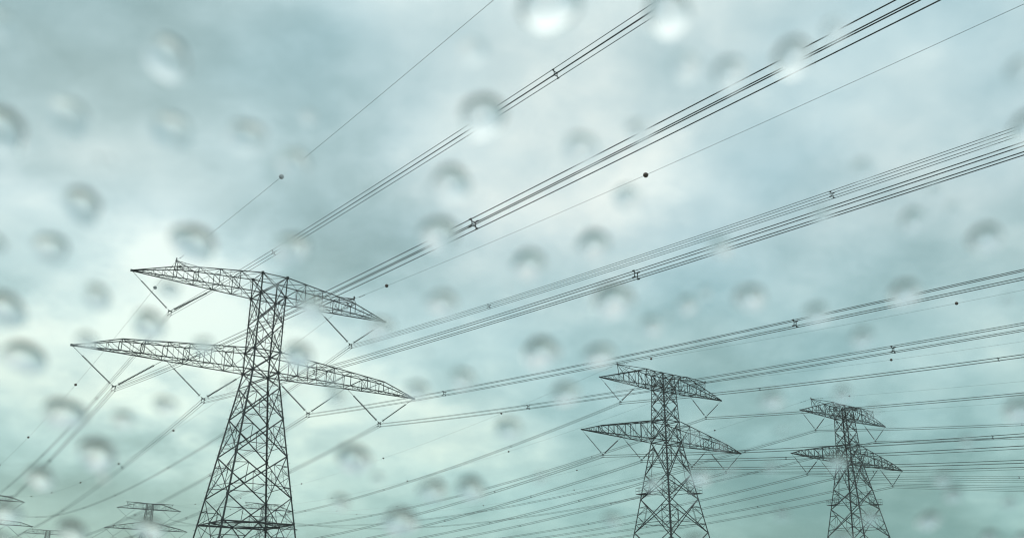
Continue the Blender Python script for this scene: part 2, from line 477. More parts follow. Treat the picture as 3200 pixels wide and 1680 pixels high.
class Piece:
    """several bars joined into one mesh"""
    def __init__(self):
        self.v, self.f = [], []

    def add(self, verts, faces, M):
        b = len(self.v)
        self.v += [M @ Vector(v) for v in verts]
        self.f += [tuple(b + i for i in f) for f in faces]

    def bar(self, p, q, s):
        self.add(ANGLE_V, ANGLE_F, aim(p, q, s, s))

    def rod(self, p, q, r):
        vs_ = [(math.cos(i / 6 * PI2), math.sin(i / 6 * PI2), z) for z in (0, 1) for i in range(6)]
        fs = [(i, (i + 1) % 6, 6 + (i + 1) % 6, 6 + i) for i in range(6)] + [(5, 4, 3, 2, 1, 0), (6, 7, 8, 9, 10, 11)]
        self.add(vs_, fs, aim(p, q, r, r))

    def box(self, c, size):
        self.add(BOX_V, BOX_F, Matrix.Translation(c) @ Matrix.Diagonal((*size, 1)))

    def build(self, name, mat, parent=None, smooth=False):
        return obj(name, mesh_of(name, self.v, self.f, mat, smooth), parent)


def lerp(a, b, t):
    return Vector(a) * (1 - t) + Vector(b) * t


# insulator string of unit length along z with a row of sheds
def string_mesh():
    prof = [(0.35, 0.0)]
    n = 26
    for i in range(n):
        z0 = 0.02 + i * 0.96 / n
        dz = 0.96 / n
        prof += [(0.42, z0 + dz * .1), (1.0, z0 + dz * .35), (0.9, z0 + dz * .55), (0.42, z0 + dz * .8)]
    prof += [(0.35, 1.0)]
    k = 8
    v = [(r * math.cos(i / k * PI2), r * math.sin(i / k * PI2), z) for r, z in prof for i in range(k)]
    f = [(j * k + i, j * k + (i + 1) % k, (j + 1) * k + (i + 1) % k, (j + 1) * k + i) for j in range(len(prof) - 1) for i in range(k)]
    return mesh_of('insulator_string', v, f, GLAZE)


STRING = string_mesh()


def ring_mesh(name, rad, tube, n=14, k=5, mat=STEEL):
    v = [((rad + tube * math.cos(j / k * PI2)) * math.cos(i / n * PI2), (rad + tube * math.cos(j / k * PI2)) * math.sin(i / n * PI2), tube * math.sin(j / k * PI2)) for i in range(n) for j in range(k)]
    f = [(i * k + j, ((i + 1) % n) * k + j, ((i + 1) % n) * k + (j + 1) % k, i * k + (j + 1) % k) for i in range(n) for j in range(k)]
    return mesh_of(name, v, f, mat, True)


RING = ring_mesh('grading_ring', 0.16, 0.013)

# ------------------------------------------------------------------ ground
gv = [(-3000, -3000, 0), (3000, -3000, 0), (3000, 3000, 0), (-3000, 3000, 0)]
ground = obj('ground', mesh_of('ground', gv, [(0, 1, 2, 3)], SAND))
tag(ground, kind='structure')

# ------------------------------------------------------------------ pylons
ROT = R(90 - ARM_AZ)
AX = Vector((math.sin(R(ARM_AZ)), math.cos(R(ARM_AZ)), 0))
LY = Vector((-math.cos(R(ARM_AZ)), math.sin(R(ARM_AZ)), 0))
DIMS = {'A': DIM_A, 'B': DIM_B}


def pylon(key, label, near):
    kind, px, py, dz = TOWERS[key]
    D = DIMS[kind]
    root = empty('lattice_pylon', (px, py, 0), ROT)
    tag(root, label, 'pylon', 'lattice pylons of the power lines')
    zLL, zUL, zE, zT = (D[k] + dz for k in ('zLL', 'zUL', 'zE', 'zT'))
    slope = (D['base'] - D['wLL']) / (D['zLL'] - EYE)
    stuff = Piece()
    mast = Piece()
    plates = []

    def w(z):
        if z <= zLL:
            return D['wLL'] + (zLL - z) * slope
        if z <= zE:
            return D['wLL'] + (D['wE'] - D['wLL']) * (z - zLL) / (zE - zLL)
        return D['wE'] + (D['wT'] - D['wE']) * (z - zE) / (zT - zE)

    def C(sx, sy, z):
        return Vector((sx * w(z), sy * w(z), z))

    gauge = .93 if kind == 'A' else 1.25      # the second type is built of heavier sections
    stuff_bar = stuff.bar
    stuff.bar = lambda p, q, s: stuff_bar(p, q, s * gauge)

    def part(name, p, q, s, parent=root):
        s = s * gauge
        if near:
            return obj(name, ANGLE, parent, aim(p, q, s, s))
        mast.bar(p, q, s * 1.1)

    # legs: one piece from the foot to the top, bent at the lower cross-arm
    for sx in (-1, 1):
        for sy in (-1, 1):
            lg = Piece()
            lg.bar(C(sx, sy, 0), C(sx, sy, zLL), 0.158 * gauge)
            lg.bar(C(sx, sy, zLL), C(sx, sy, zT), 0.135 * gauge)
            lg.box(C(sx, sy, 0.15), (0.9, 0.9, 0.5))
            if near:
                lg.build('leg', STEEL, root)
                if (sx, sy) in ((-1, 1), (1, -1)):
                    sb = Piece()
                    z = 3.5
                    while z < zT - .3:
                        c = C(sx, sy, z)
                        sb.rod(c, c + Vector((sx, 0, 0)) * 0.26 if int(z * 2.2) % 2 else c + Vector((0, sy, 0)) * 0.26, 0.012)
                        z += 0.45
                    tag(sb.build('step_bolt', STEEL, root), kind='stuff')
            else:
                b = len(mast.v)
                mast.v += lg.v
                mast.f += [tuple(b + i for i in f) for f in lg.f]

    faces = [((-1, -1), (1, -1)), ((1, -1), (1, 1)), ((1, 1), (-1, 1)), ((-1, 1), (-1, -1))]
    if kind == 'A':
        low = [D['zLL'], 23.7, 20.5, 16.75, 12.7, 10.25, 6.0]
        ups = [zLL, zUL, (zUL + zE) / 2, zE, zT]
    else:
        low = [D['zLL'], 24.1, 20.25, 15.05, 9.3, 4.2]
        ups = [zLL, zUL, (zUL + zE) / 2, zE, zT]
    low = [z + dz for z in low]
    while low[-1] > 7.5:
        low.append(low[-1] - 5.2)
    low.append(0.4)
    belt = 10.25 + dz if kind == 'A' else None

    def xpanel(z1, z0, s, s2, deep):
        for (a, b) in faces:
            tl, tr, bl, br = C(*a, z1), C(*b, z1), C(*a, z0), C(*b, z0)
            part('brace', tl, br, s)
            part('brace', tr, bl, s)
            k = w(z1) / (w(z1) + w(z0))
            c = lerp(tl, br, k)
            if deep:
                for t_, b_ in ((tl, bl), (tr, br)):
                    m1, m2 = lerp(t_, c, .5), lerp(b_, c, .5)
                    lm = lerp(t_, b_, .5)
                    stuff.bar(m1, lm, s2)
                    stuff.bar(m2, lm, s2)
                    stuff.bar(m1, lerp(t_, b_, .25), s2)
                    stuff.bar(m2, lerp(t_, b_, .76), s2)
                    stuff.bar(m1, m2, s2)
                    stuff.bar(lerp(b_, c, .25), lerp(t_, b_, .76), s2)
                # hanger triangles under the crossing
                stuff.bar(lerp(bl, c, .5), lerp(br, c, .5), s2)

    for z1, z0 in zip(low[:-1], low[1:]):
        if belt and abs(z0 - belt) < .01:
            mids = []
            for (a, b) in faces:
                mn = lerp(C(*a, z0), C(*b, z0), .5)
                mids.append(mn)
                for cn in (a, b):
                    part('brace', C(*cn, z1), mn, .085)
                    part('strut', C(*cn, z0), mn, .10)
                    h = lerp(C(*cn, z1), mn, .5)
                    stuff.bar(h, C(*cn, (z1 + z0) / 2), 0.050)
                    stuff.bar(h, C(*cn, z0), 0.050)
                    stuff.bar(h, lerp(C(*cn, z0), mn, .5), 0.050)
            for i in range(4):
                part('strut', mids[i], mids[(i + 1) % 4], .085)
                plates.append((mids[i], i))
                for q in (.33, .66):
                    stuff.bar(lerp(mids[i], mids[(i + 1) % 4], q), C(*faces[i][1], z0), 0.050)
        elif belt and abs(z1 - belt) < .01:
            for (a, b) in faces:
                mn = lerp(C(*a, z1), C(*b, z1), .5)
                for cn in (a, b):
                    part('brace', mn, C(*cn, z0), .085)
                    for q in (.3, .6):
                        h = lerp(mn, C(*cn, z0), q)
                        stuff.bar(h, C(*cn, z1 + (z0 - z1) * q), 0.050)
                        stuff.bar(h, C(*cn, z1 + (z0 - z1) * (q - .3)), 0.050)
                part('strut', C(*a, z0), C(*b, z0), .06)
        else:
            small = z1 - z0 < 2.0
            xpanel(z1, z0, .075 if small else 0.098, 0.050, not small)
    for z1, z0 in zip(ups[1:], ups[:-1]):
        xpanel(z1, z0, .088, .043, z1 - z0 > 2.3)
    for z in (zLL, zUL, zE, zT):
        for i, (a, b) in enumerate(faces):
            part('strut', C(*a, z), C(*b, z), .085)
            if z != zT or kind == 'A':
                plates.append((C(*a, z), i))
                plates.append((C(*a, z), (i + 3) % 4))
        part('strut', C(-1, -1, z), C(1, 1, z), .06)
        part('strut', C(1, -1, z), C(-1, 1, z), .06)
    if near:
        for z in low[1:-1]:
            for i, (a, b) in enumerate(faces):
                plates.append((C(*a, z), i))

    # ---------------- cross-arms
    def arm(side, st, horn):
        """st: stations (x, half width, z bottom, z top) from the mast to the tip"""
        holder = empty('cross_arm', parent=root) if near else None
        join = Piece()
        thin = Piece()

        thin_bar = thin.bar
        thin.bar = lambda p, q, s: thin_bar(p, q, s * gauge)

        def put_(name, p, q, s):
            s = s * gauge
            if near:
                obj(name, ANGLE, holder, aim(p, q, s, s, up=(0, 0, 1)))
            else:
                join.bar(p, q, s * 1.15)

        def P(i, sy, top):
            x, h, zb, zt = st[i]
            return Vector((side * x, sy * h, zt if top else zb))

        n = len(st)
        for sy in (-1, 1):
            for top in (True, False):
                i0 = 0
                for i in range(1, n):
                    straight = False
                    if i < n - 1:
                        d1 = (P(i, sy, top) - P(i0, sy, top)).normalized()
                        d2 = (P(i + 1, sy, top) - P(i, sy, top)).normalized()
                        straight = d1.dot(d2) > .9999
                    if not straight:
                        put_('chord', P(i0, sy, top), P(i, sy, top), .115)
                        i0 = i
            for i in range(1, n - 1):
                put_('post', P(i, sy, True), P(i, sy, False), .064)
            for i in range(1, n):
                if i < n - 1 or n > 6:
                    if i < n - 1:
                        put_('brace', P(i, sy, True), P(i - 1, sy, False), .07)
                    mdp = lerp(P(i, sy, True), P(i - 1, sy, False), .5)
                    if i < n - 1:
                        thin.bar(mdp, lerp(P(i, sy, False), P(i - 1, sy, False), .5), .042)
                        thin.bar(mdp, P(i, sy, False) if i % 2 else lerp(P(i, sy, True), P(i - 1, sy, True), .5), .042)
        for i in range(1, n - 1):
            for top in (True, False):
                thin.bar(P(i, -1, top), P(i, 1, top), .045)
                thin.bar(P(i, -1, top), P(i - 1, 1, top), .046)
                thin.bar(P(i, 1, top), P(i - 1, -1, top), .046)
            if i % 2:
                thin.bar(P(i, -1, True), P(i, 1, False), .046)
                thin.bar(P(i, 1, True), P(i, -1, False), .046)
        # lacing of the pointed end
        a, b = n - 2, n - 1
        for sy in (-1, 1):
            for q0, q1 in ((.0, .28), (.28, .54), (.54, .76)):
                thin.bar(lerp(P(a, sy, True), P(b, sy, True), q1), lerp(P(a, sy, False), P(b, sy, False), q1), .046)
                thin.bar(lerp(P(a, sy, True), P(b, sy, True), q1), lerp(P(a, sy, False), P(b, sy, False), q0), .045)
            for q in (.28, .54):
                thin.bar(lerp(P(a, sy, False), P(b, sy, False), q), lerp(P(a, -sy, False), P(b, -sy, False), q), .042)
                thin.bar(lerp(P(a, sy, False), P(b, sy, False), q), lerp(P(a, -sy, False), P(b, -sy, False), q - .26), .042)
        if horn:
            hp, frm, post = horn
            for sy in (-1, 1):
                put_('chord', P(frm, sy, True), hp, .085)
                put_('post', hp, P(post, sy, True), .06)
                put_('post', hp, lerp(P(post, sy, True), P(post - 1, sy, True), .5), .045)
                mh = lerp(P(frm, sy, True), hp, .55)
                thin.bar(mh, P(post, sy, True), .046)
            thin.box(hp + Vector((0, 0, .14)), (.12, .12, .3))
            thin.rod(hp + Vector((0, -.25, .02)), hp + Vector((0, .25, .02)), .046)
        tip = lerp(P(n - 1, -1, True), P(n - 1, 1, False), .5)
        if near:
            obj('tip_plate', PLATE, holder, Matrix.Translation(tip) @ Matrix.Diagonal((.42, .12, .2, 1)))
            tag(thin.build('lacing', STEEL, holder), kind='stuff')
        else:
            join.box(tip, (.42, .12, .2))
            b0 = len(join.v)
            join.v += thin.v
            join.f += [tuple(b0 + i for i in f) for f in thin.f]
            join.build('cross_arm', STEEL, root)

    ztL, ztU, zh = D['ztL'] + dz, D['ztU'] + dz, D['zh'] + dz
    for side in (-1, 1):
        if kind == 'A':
            st = []
            xs = [D['wLL'], 3.45, 5.6, 7.7, 9.75, 11.85, 13.9]
            for x in xs:
                t = (x - xs[0]) / (13.9 - xs[0])
                st.append((x, D['wLL'] * (1 - t) + .55 * t, zLL, zUL * (1 - t) + (zLL + 1.12) * t))
            st.append((18.0, .06, ztL - .03, ztL + .03))
            arm(side, st, None)
            xs = [D['wE'], 3.6, 5.65, 7.75, 9.82]
            st = []
            for x in xs:
                t = (x - xs[0]) / (9.82 - xs[0])
                st.append((x, D['wE'] * (1 - t) + .6 * t, zE, zT - .68 * (x - xs[0]) / 6.4 if x < 9 else zE + 1.15))
            st.append((D['L2'], .06, ztU - .03, ztU + .03))
            arm(side, st, (Vector((side * D['hx'], 0, zh)), 3, 4))
        else:
            st = []
            xs = [D['wLL'] * .96, 4.2, 6.7, 9.78, 12.0, 14.3]
            for x in xs:
                t = (x - 1.7) / (18 - 1.7)
                st.append((x, D['wLL'] * (1 - t) + .06 * t, zLL + (ztL - zLL) * t, zUL + (zLL + 1.12 - zUL) * (x - xs[0]) / (14.3 - xs[0])))
            st.append((18.0, .06, ztL - .03, ztL + .03))
            arm(side, st, None)
            st = []
            for x in [D['wE'], 3.0, 4.7, 7.1, 9.5]:
                t = (x - D['wE']) / (D['L2'] - D['wE'])
                zt = zT + .2 if 4.6 < x < 4.8 else (zT if x < 4 else zT + .2 + (ztU - zT - .2) * (x - 4.7) / (D['L2'] - 4.7))
                st.append((x, D['wE'] * (1 - t) + .06 * t, zE, zt))
            st.append((D['L2'], .06, ztU - .03, ztU + .03))
            arm(side, st, (Vector((side * D['hx'], 0, zh)), 2, 4))

        # ---------------- V strings of insulators
        zlow, zup = D['vLz'] + dz, D['vUz'] + dz
        vs_ = [((side * 18.0, ztL), (side * D['mx'], zLL), side * D['v1'], zlow),
               ((side * D['mx'], zLL), (side * (D['wLL'] + .15), zLL - .1), side * D['v2'], zlow),
               ((side * D['L2'], ztU), (side * D['ux'], zE), side * D['vU'], zup)]
        for (x1, z1), (x2, z2), xb, zb in vs_:
            ends = []
            for (xa, za) in ((x1, z1), (x2, z2)):
                a = Vector((xa, 0, za - .08))
                b = Vector((xb + (.24 if xa > xb else -.24), 0, zb + .1))
                ends.append(b)
                d = (b - a).normalized()
                if near:
                    s0 = a + d * 1.15
                    s1 = b - d * .12
                    o = obj('insulator_string', STRING, root, aim(s0, s1, *((.08, .08) if xa == x1 else (.1, .1)), up=(0, 1, 0)))
                    lk = obj('link_rod', ROD, root, aim(a, s0, .022, .022, up=(0, 1, 0)))
                    rg = obj('grading_ring', RING, root, Matrix.Translation(s1 - d * .12) @ (d.to_track_quat('Z', 'Y').to_matrix().to_4x4()))
                    obj('arcing_ring', RING, root, Matrix.Translation(s0 + d * .1) @ (d.to_track_quat('Z', 'Y').to_matrix().to_4x4() @ Matrix.Scale(.6, 4)))
                else:
                    obj('insulator_string', STRING, root, aim(a, b, .09, .09, up=(0, 1, 0)))
            y = Piece()
            y.bar(ends[0], Vector((xb, 0, zb - .03)), .06)
            y.bar(ends[1], Vector((xb, 0, zb - .03)), .06)
            y.box(Vector((xb, 0, zb - .05)), (.36, .03, .09))
            for s_ in (-1, 1):
                y.rod(Vector((xb + s_ * .14, 0, zb - .05)), Vector((xb + s_ * .14, 0, zb - .47)), .017)
            if near:
                y.build('yoke', STEEL, root)
                for s_ in (-1, 1):
                    for h_ in (.18, .46):
                        obj('suspension_clamp', PLATE, root, Matrix.Translation((xb + s_ * .14, 0, zb - h_)) @ Matrix.Diagonal((.05, .34, .075, 1)))
            else:
                y.build('yoke', STEEL, root)

    # ---------------- climbing ladders and rest platforms of the second type
    if kind == 'B' and near:
        zp = 21.1 + dz
        for sx, sy in ((-1, 1), (1, -1)):
            c = C(sx, sy, zp)
            inner = Vector((-sx * .9, -sy * .9, 0))
            ld = Piece()
            top_, bot = C(sx, sy, zLL) + Vector((-sx * .25, -sy * .25, 0)), c + inner * 1.1
            off = Vector((.24 * sx, -.24 * sy, 0))
            ld.bar(top_ + off, bot + off, .05)
            ld.bar(top_ - off, bot - off, .05)
            k = int((top_ - bot).length / .36)
            for i in range(1, k):
                q = lerp(top_, bot, i / k)
                ld.rod(q + off, q - off, .016)
            ld.build('ladder', STEEL, root)
            pf = empty('rest_platform', parent=root)
            for i in range(11):
                obj('deck_board', PLATE, pf, Matrix.Translation(c + Vector((0, -sy * 1.2 + sy * .17 * i, 0))) @ Matrix.Diagonal((1.3, .07, .03, 1)))
            x0, x1 = c.x - .68, c.x + .68
            y0, y1 = c.y - sy * 1.28, c.y + sy * .62
            cs = [Vector((x0, y0, c.z)), Vector((x1, y0, c.z)), Vector((x1, y1, c.z)), Vector((x0, y1, c.z))]
            for i in range(4):
                a, b = cs[i], cs[(i + 1) % 4]
                for h in (.5, 1.0):
                    obj('handrail', ANGLE, pf, aim(a + Vector((0, 0, h)), b + Vector((0, 0, h)), .035, .035))
                obj('deck_beam', ANGLE, pf, aim(a, b, .07, .07))
                for q in (0, .5):
                    g = lerp(a, b, q)
                    obj('rail_post', ANGLE, pf, aim(g, g + Vector((0, 0, 1.0)), .035, .035))

    if near:
        rnd = .30 if kind == 'A' else .24
        for c, i in plates:
            nrm = (0, 1, 2, 3)[i]
            sz = (rnd, .03, rnd) if nrm in (0, 2) else (.03, rnd, rnd)
            obj('gusset_plate', PLATE, root, Matrix.Translation(c) @ Matrix.Diagonal((*sz, 1)))
        tag(stuff.build('secondary_bracing', STEEL, root), kind='stuff')
    else:
        b0 = len(mast.v)
        mast.v += stuff.v
        mast.f += [tuple(b0 + i for i in f) for f in stuff.f]
        mast.build('mast', STEEL, root)
    return root


pylon('1', 'tallest dark lattice pylon at left with two long flat-topped cross-arms', True)
pylon('2', 'dark lattice pylon right of centre, larger of the right-hand pair', True)
pylon('3', 'dark lattice pylon nearest the right edge, smaller than the one beside it', True)
pylon('1b', 'faded far pylon cut off by the left edge of the picture', False)
pylon('2b', 'small far pylon standing whole-armed just left of the tallest pylon', False)
pylon('3b', 'small far pylon seen through the lower body of the tallest pylon', False)
pylon('2c', 'faintest tiny pylon top in the bottom left corner', False)

# ------------------------------------------------------------------ wires
def attach(key, ph):
    kind, px, py, dz = TOWERS[key]
    D = DIMS[kind]
    X, Z = {'LLO': (-D['v1'], D['vLz'] - .32), 'LLI': (-D['v2'], D['vLz'] - .32), 'LRI': (D['v2'], D['vLz'] - .32), 'LRO': (D['v1'], D['vLz'] - .32),
            'UL': (-D['vU'], D['vUz'] - .32), 'UR': (D['vU'], D['vUz'] - .32), 'EL': (-D['hx'], D['zh']), 'ER': (D['hx'], D['zh'])}[ph]
    return Vector((px, py, 0)) + AX * X + Vector((0, 0, Z + dz))


PHASES = ['LLO', 'LLI', 'LRI', 'LRO', 'UL', 'UR', 'EL', 'ER']
SPANS = {t + w + ph: row for t, ways in SPAN_ROWS.items() for w, rows in ways.items() for ph, row in zip(PHASES, rows)}
for k_, t0, t1, sg in (('1b', '1', None, 8.0), ('2b', '2b', '2c', 9.0)):
    for ph in ('LLO', 'LLI', 'LRI', 'LRO', 'UL', 'UR', 'EL', 'ER'):
        if t1:
            d = Vector(TOWERS[t1][1:3]) - Vector(TOWERS[t0][1:3])
            d3 = Vector((d.x, d.y, 0))
            SPANS[k_ + 'b' + ph] = (d3.dot(LY), d3.dot(AX), TOWERS[t1][3] - TOWERS[t0][3], sg)
        else:
            S_, l_, z_, _ = SPANS['1b' + ph]
            SPANS[k_ + 'b' + ph] = (S_, l_, z_, sg)


def span_point(start, sp, u):
    S_, lat, dz, sag = sp
    return start + AX * (lat * u) + LY * (S_ * u) + Vector((0, 0, dz * u - 4 * sag * u * (1 - u)))


def tube(name, pts, r, mat, k=6):
    v, f = [], []
    for i, p in enumerate(pts):
        d = (pts[min(i + 1, len(pts) - 1)] - pts[max(i - 1, 0)]).normalized()
        x = d.cross(Vector((0, 0, 1))).normalized()
        y = x.cross(d)
        v += [p + x * (r * math.cos(j / k * PI2)) + y * (r * math.sin(j / k * PI2)) for j in range(k)]
    n = len(pts)
    f = [(i * k + j, i * k + (j + 1) % k, (i + 1) * k + (j + 1) % k, (i + 1) * k + j) for i in range(n - 1) for j in range(k)]
    f += [tuple(range(k - 1, -1, -1)), tuple(range((n - 1) * k, n * k))]
    return mesh_of(name, v, f, mat, True)


def spacer_mesh():
    pc = Piece()
    h, c = .09, .15
    cor = [(-h, -h), (h, -h), (h, h), (-h, h)]
    for i in range(4):
        a, b = cor[i], cor[(i + 1) % 4]
        mx_, my_ = (a[0] + b[0]) / 2 * .82, (a[1] + b[1]) / 2 * .82
        pc.rod((a[0], 0, a[1]), (mx_, 0, my_), .02)
        pc.rod((mx_, 0, my_), (b[0], 0, b[1]), .02)
        s = (1 if a[0] > 0 else -1, 1 if a[1] > 0 else -1)
        pc.rod((a[0], 0, a[1]), (s[0] * c, 0, s[1] * c), .023)
        pc.rod((s[0] * c, -.055, s[1] * c), (s[0] * c, .055, s[1] * c), .034)
    return mesh_of('spacer', pc.v, pc.f, STEEL)


SPACER = spacer_mesh()
wire_rng = random.Random(5)
LINE = {'1': 'tallest pylon', '2': 'middle pylon', '3': 'right pylon', '1b': 'left-edge far pylon', '2b': 'whole-armed far pylon', '3b': 'see-through far pylon'}
PHASE = {'LLO': 'leftmost lower V', 'LLI': 'inner left lower V', 'LRI': 'inner right lower V', 'LRO': 'rightmost lower V',
         'UL': 'upper left V', 'UR': 'upper right V', 'EL': 'left peak', 'ER': 'right peak'}
WAY = {'f': 'rising right', 'b': 'falling left'}
SPACING = {'1f': [28.7, 63.7, 98, 132], '1b': [33, 73, 113, 146, 181, 221, 259], '2f': [29, 62, 96, 130], '3f': [39.9, 75, 110, 145],
           '2bU': [31.5, 83, 129, 176, 224, 272], '2bL': [30.7, 62, 107, 154, 202, 252, 300], '3bU': [36, 85, 134, 182, 232, 282], '3bL': [30, 68, 117, 165, 215, 262, 310]}
for key, sp in SPANS.items():
    tk = key.rstrip('LRUEIO')
    ph = key[len(tk):]
    t, way = tk[:-1], tk[-1]
    p0 = attach(t, ph)
    n = 72 if way == 'f' else 44
    vis = 0.62 if way == 'f' else 1.0       # forward spans are strung on past the camera
    pts = [span_point(p0, sp, vis * i / n) - p0 for i in range(n + 1)]
    if ph[0] == 'E':
        o = obj('earth_wire', tube('earth_wire', pts, .0115, WIRE, 5))
        o.location = p0
        tag(o, 'thin earth wire from the %s of the %s, %s' % (PHASE[ph], LINE[t], WAY[way]), 'wire', 'earth wires above the conductors')
        if len(t) == 1:
            for dd in (1.6, 2.5):
                q = span_point(p0, sp, dd / abs(sp[0])) - p0
                dm = Piece()
                dr = (pts[1] - pts[0]).normalized()
                dm.rod(q - Vector((0, 0, .03)) - dr * .2, q - Vector((0, 0, .05)) + dr * .2, .012)
                for s_ in (-1, 1):
                    dm.rod(q - Vector((0, 0, .06)) + dr * (s_ * .2 - .05), q - Vector((0, 0, .06)) + dr * (s_ * .2 + .05), .042)
                dm.build('vibration_damper', WIRE, o)
        continue
    root = empty('conductor_bundle', p0)
    tag(root, 'four-wire bundle at the %s of the %s, %s' % (PHASE[ph], LINE[t], WAY[way]), 'power cable', 'four-wire conductor bundles')
    me = tube('conductor', pts, .016 if t[0] == '1' else .021, WIRE)
    for sx in (-1, 1):
        for sz in (-1, 1):
            o = obj('conductor', me, root)
            o.scale = (1, 1, 1 + wire_rng.uniform(-.004, .004))
            o.location = AX * (sx * .15) + Vector((0, 0, sz * .15))
    if len(t) == 1:
        ds = SPACING.get(tk) or SPACING[tk + ph[0]]
    else:
        ds = [40, 90, 140, 190, 240]
    if key[0] == '1' and tk == '1f':
        ds = {'LLO': [28.6, 64.7, 99], 'UL': [29.5, 64.0, 99], 'UR': [28.5, 63.5, 98], 'LLI': [28.7, 63.9, 98]}.get(ph, [28.7, 63.4, 98])
    for d_ in ds:
        u = d_ / abs(sp[0])
        if u > vis - .02:
            continue
        q = span_point(p0, sp, u) - p0
        dr = (span_point(p0, sp, u + .004) - span_point(p0, sp, u)).normalized()
        x = AX.copy()
        z = x.cross(dr).normalized()
        if z.z < 0:
            z = -z
        y = z.cross(x).normalized()
        o = obj('spacer', SPACER, root, Matrix(((x.x, y.x, z.x, q.x), (x.y, y.y, z.y, q.y), (x.z, y.z, z.z, q.z), (0, 0, 0, 1))))


def ball_mesh(name, mat):
    bm = bmesh.new()
    bmesh.ops.create_uvsphere(bm, u_segments=20, v_segments=12, radius=.185)
    me = bpy.data.meshes.new(name)
    bm.to_mesh(me)
    bm.free()
    v, f = [x.co.copy() for x in me.vertices], [tuple(p.vertices) for p in me.polygons]
    pc = Piece()
    pc.v, pc.f = v, f
    n = 20
    for z0, r0 in ((-.014, .2), (.014, .2)):
        pass
    b = len(pc.v)
    for z in (-.012, .012):
        for r in (.180, .203):
            pc.v += [Vector((r * math.cos(i / n * PI2), r * math.sin(i / n * PI2), z)) for i in range(n)]
    for i in range(n):
        j = (i + 1) % n
        pc.f += [(b + n + i, b + n + j, b + 3 * n + j, b + 3 * n + i), (b + i, b + j, b + n + j, b + n + i), (b + 2 * n + i, b + 3 * n + i, b + 3 * n + j, b + 2 * n + j)]
    me2 = mesh_of(name, pc.v, pc.f, mat, True)
    return me2


BALL = [ball_mesh('marker_ball_pale', BALL_WHITE), ball_mesh('marker_ball_red', BALL_RED)]
BALLS = [  # span, distance along the wire, colour, what tells it apart
    ('1fEL', 29.9, 0, 'pale round marker ball on the topmost earth wire at upper left'),
    ('1fER', 8.2, 1, 'dull red marker ball just right of the tallest pylon right peak'),
    ('1fER', 48.7, 1, 'largest dull red marker ball, on the long right earth wire, upper middle'),
    ('1bEL', 8.1, 0, 'pale marker ball inside the upper left V of the tallest pylon'),
    ('1bEL', 51.3, 1, 'marker ball left of the lower left insulators of the tallest pylon'),
    ('1bEL', 95.3, 1, 'marker ball over bright cloud near the left edge, low down'),
    ('1bEL', 136.6, 1, 'marker ball cut by the left edge'),
    ('1bER', 73.1, 1, 'marker ball under the inner left lower insulators of the tallest pylon'),
    ('1bER', 114.7, 1, 'dark marker ball just above the bundle left of the tallest pylon'),
    ('1bER', 156.4, 1, 'marker ball midway between far pylon and the bundle above it, left'),
    ('1bER', 199.4, 1, 'right one of two small balls above the far left-edge pylon'),
    ('1bER', 240.4, 1, 'left one of two small balls above the far left-edge pylon'),
    ('2fEL', 8.2, 1, 'marker ball directly above the middle pylon'),
    ('2fEL', 58.7, 1, 'dark marker ball farthest right, beneath the bundle with the white raindrop'),
    ('2fER', 36.7, 1, 'dark marker ball below a spacer, up and right of the right pylon'),
    ('3fEL', 8.8, 1, 'marker ball directly above the right pylon'),
    ('2bEL', 34.1, 1, 'marker ball under the bundles midway from the tallest to the middle pylon'),
    ('2bEL', 83.3, 1, 'marker ball in cloud, up and right of the dark arched raindrop wires'),
    ('2bEL', 132.0, 1, 'marker ball close to the right leg of the tallest pylon'),
    ('2bEL', 181.3, 1, 'small ball seen through the body of the tallest pylon, upper one'),
    ('2bEL', 230.0, 1, 'tiny ball just left of the left leg of the tallest pylon'),
    ('2bER', 61.5, 1, 'marker ball under the spacer left of the middle pylon lower arm'),
    ('2bER', 109.4, 1, 'marker ball just above a bundle, midway between tallest and middle pylon'),
    ('2bER', 157.8, 1, 'small ball right of the tallest pylon, second lowest of its wire'),
    ('2bER', 205.9, 1, 'tiny ball seen just inside the right leg of the tallest pylon'),
    ('2bER', 253.9, 1, 'tiny ball inside the lowest body of the tallest pylon'),
    ('3bEL', 26.7, 0, 'faded pale ball between the middle and right pylons'),
    ('3bEL', 76.8, 1, 'marker ball left of the middle pylon, below its lower insulators'),
    ('3bEL', 129.1, 1, 'small marker ball on the bundle among low wires, middle of the picture'),
    ('3bEL', 179.6, 1, 'small ball on the dark rim of the white glaring bottom raindrop'),
    ('3bEL', 231.4, 1, 'tiny ball left of the white glaring bottom raindrop'),
    ('3bER', 104.3, 1, 'marker ball left of the platform of the middle pylon'),
    ('3bER', 155.1, 1, 'small ball low among crossing wires left of the middle pylon'),
    ('3bER', 257.1, 1, 'tiniest ball low, just left of the white glaring bottom raindrop'),
]
for key, d_, c_, lab in BALLS:
    tk = key.rstrip('LRUEIO')
    p0 = attach(tk[:-1], key[len(tk):])
    sp = SPANS[key]
    u = d_ / abs(sp[0])
    o = obj('marker_ball', BALL[c_])
    o.location = span_point(p0, sp, u)
    dr = span_point(p0, sp, u + .01) - span_point(p0, sp, u)
    o.rotation_euler = (0.3, 0.2, math.atan2(dr.y, dr.x))
    tag(o, lab, 'marker ball', 'marker balls on the earth wires')

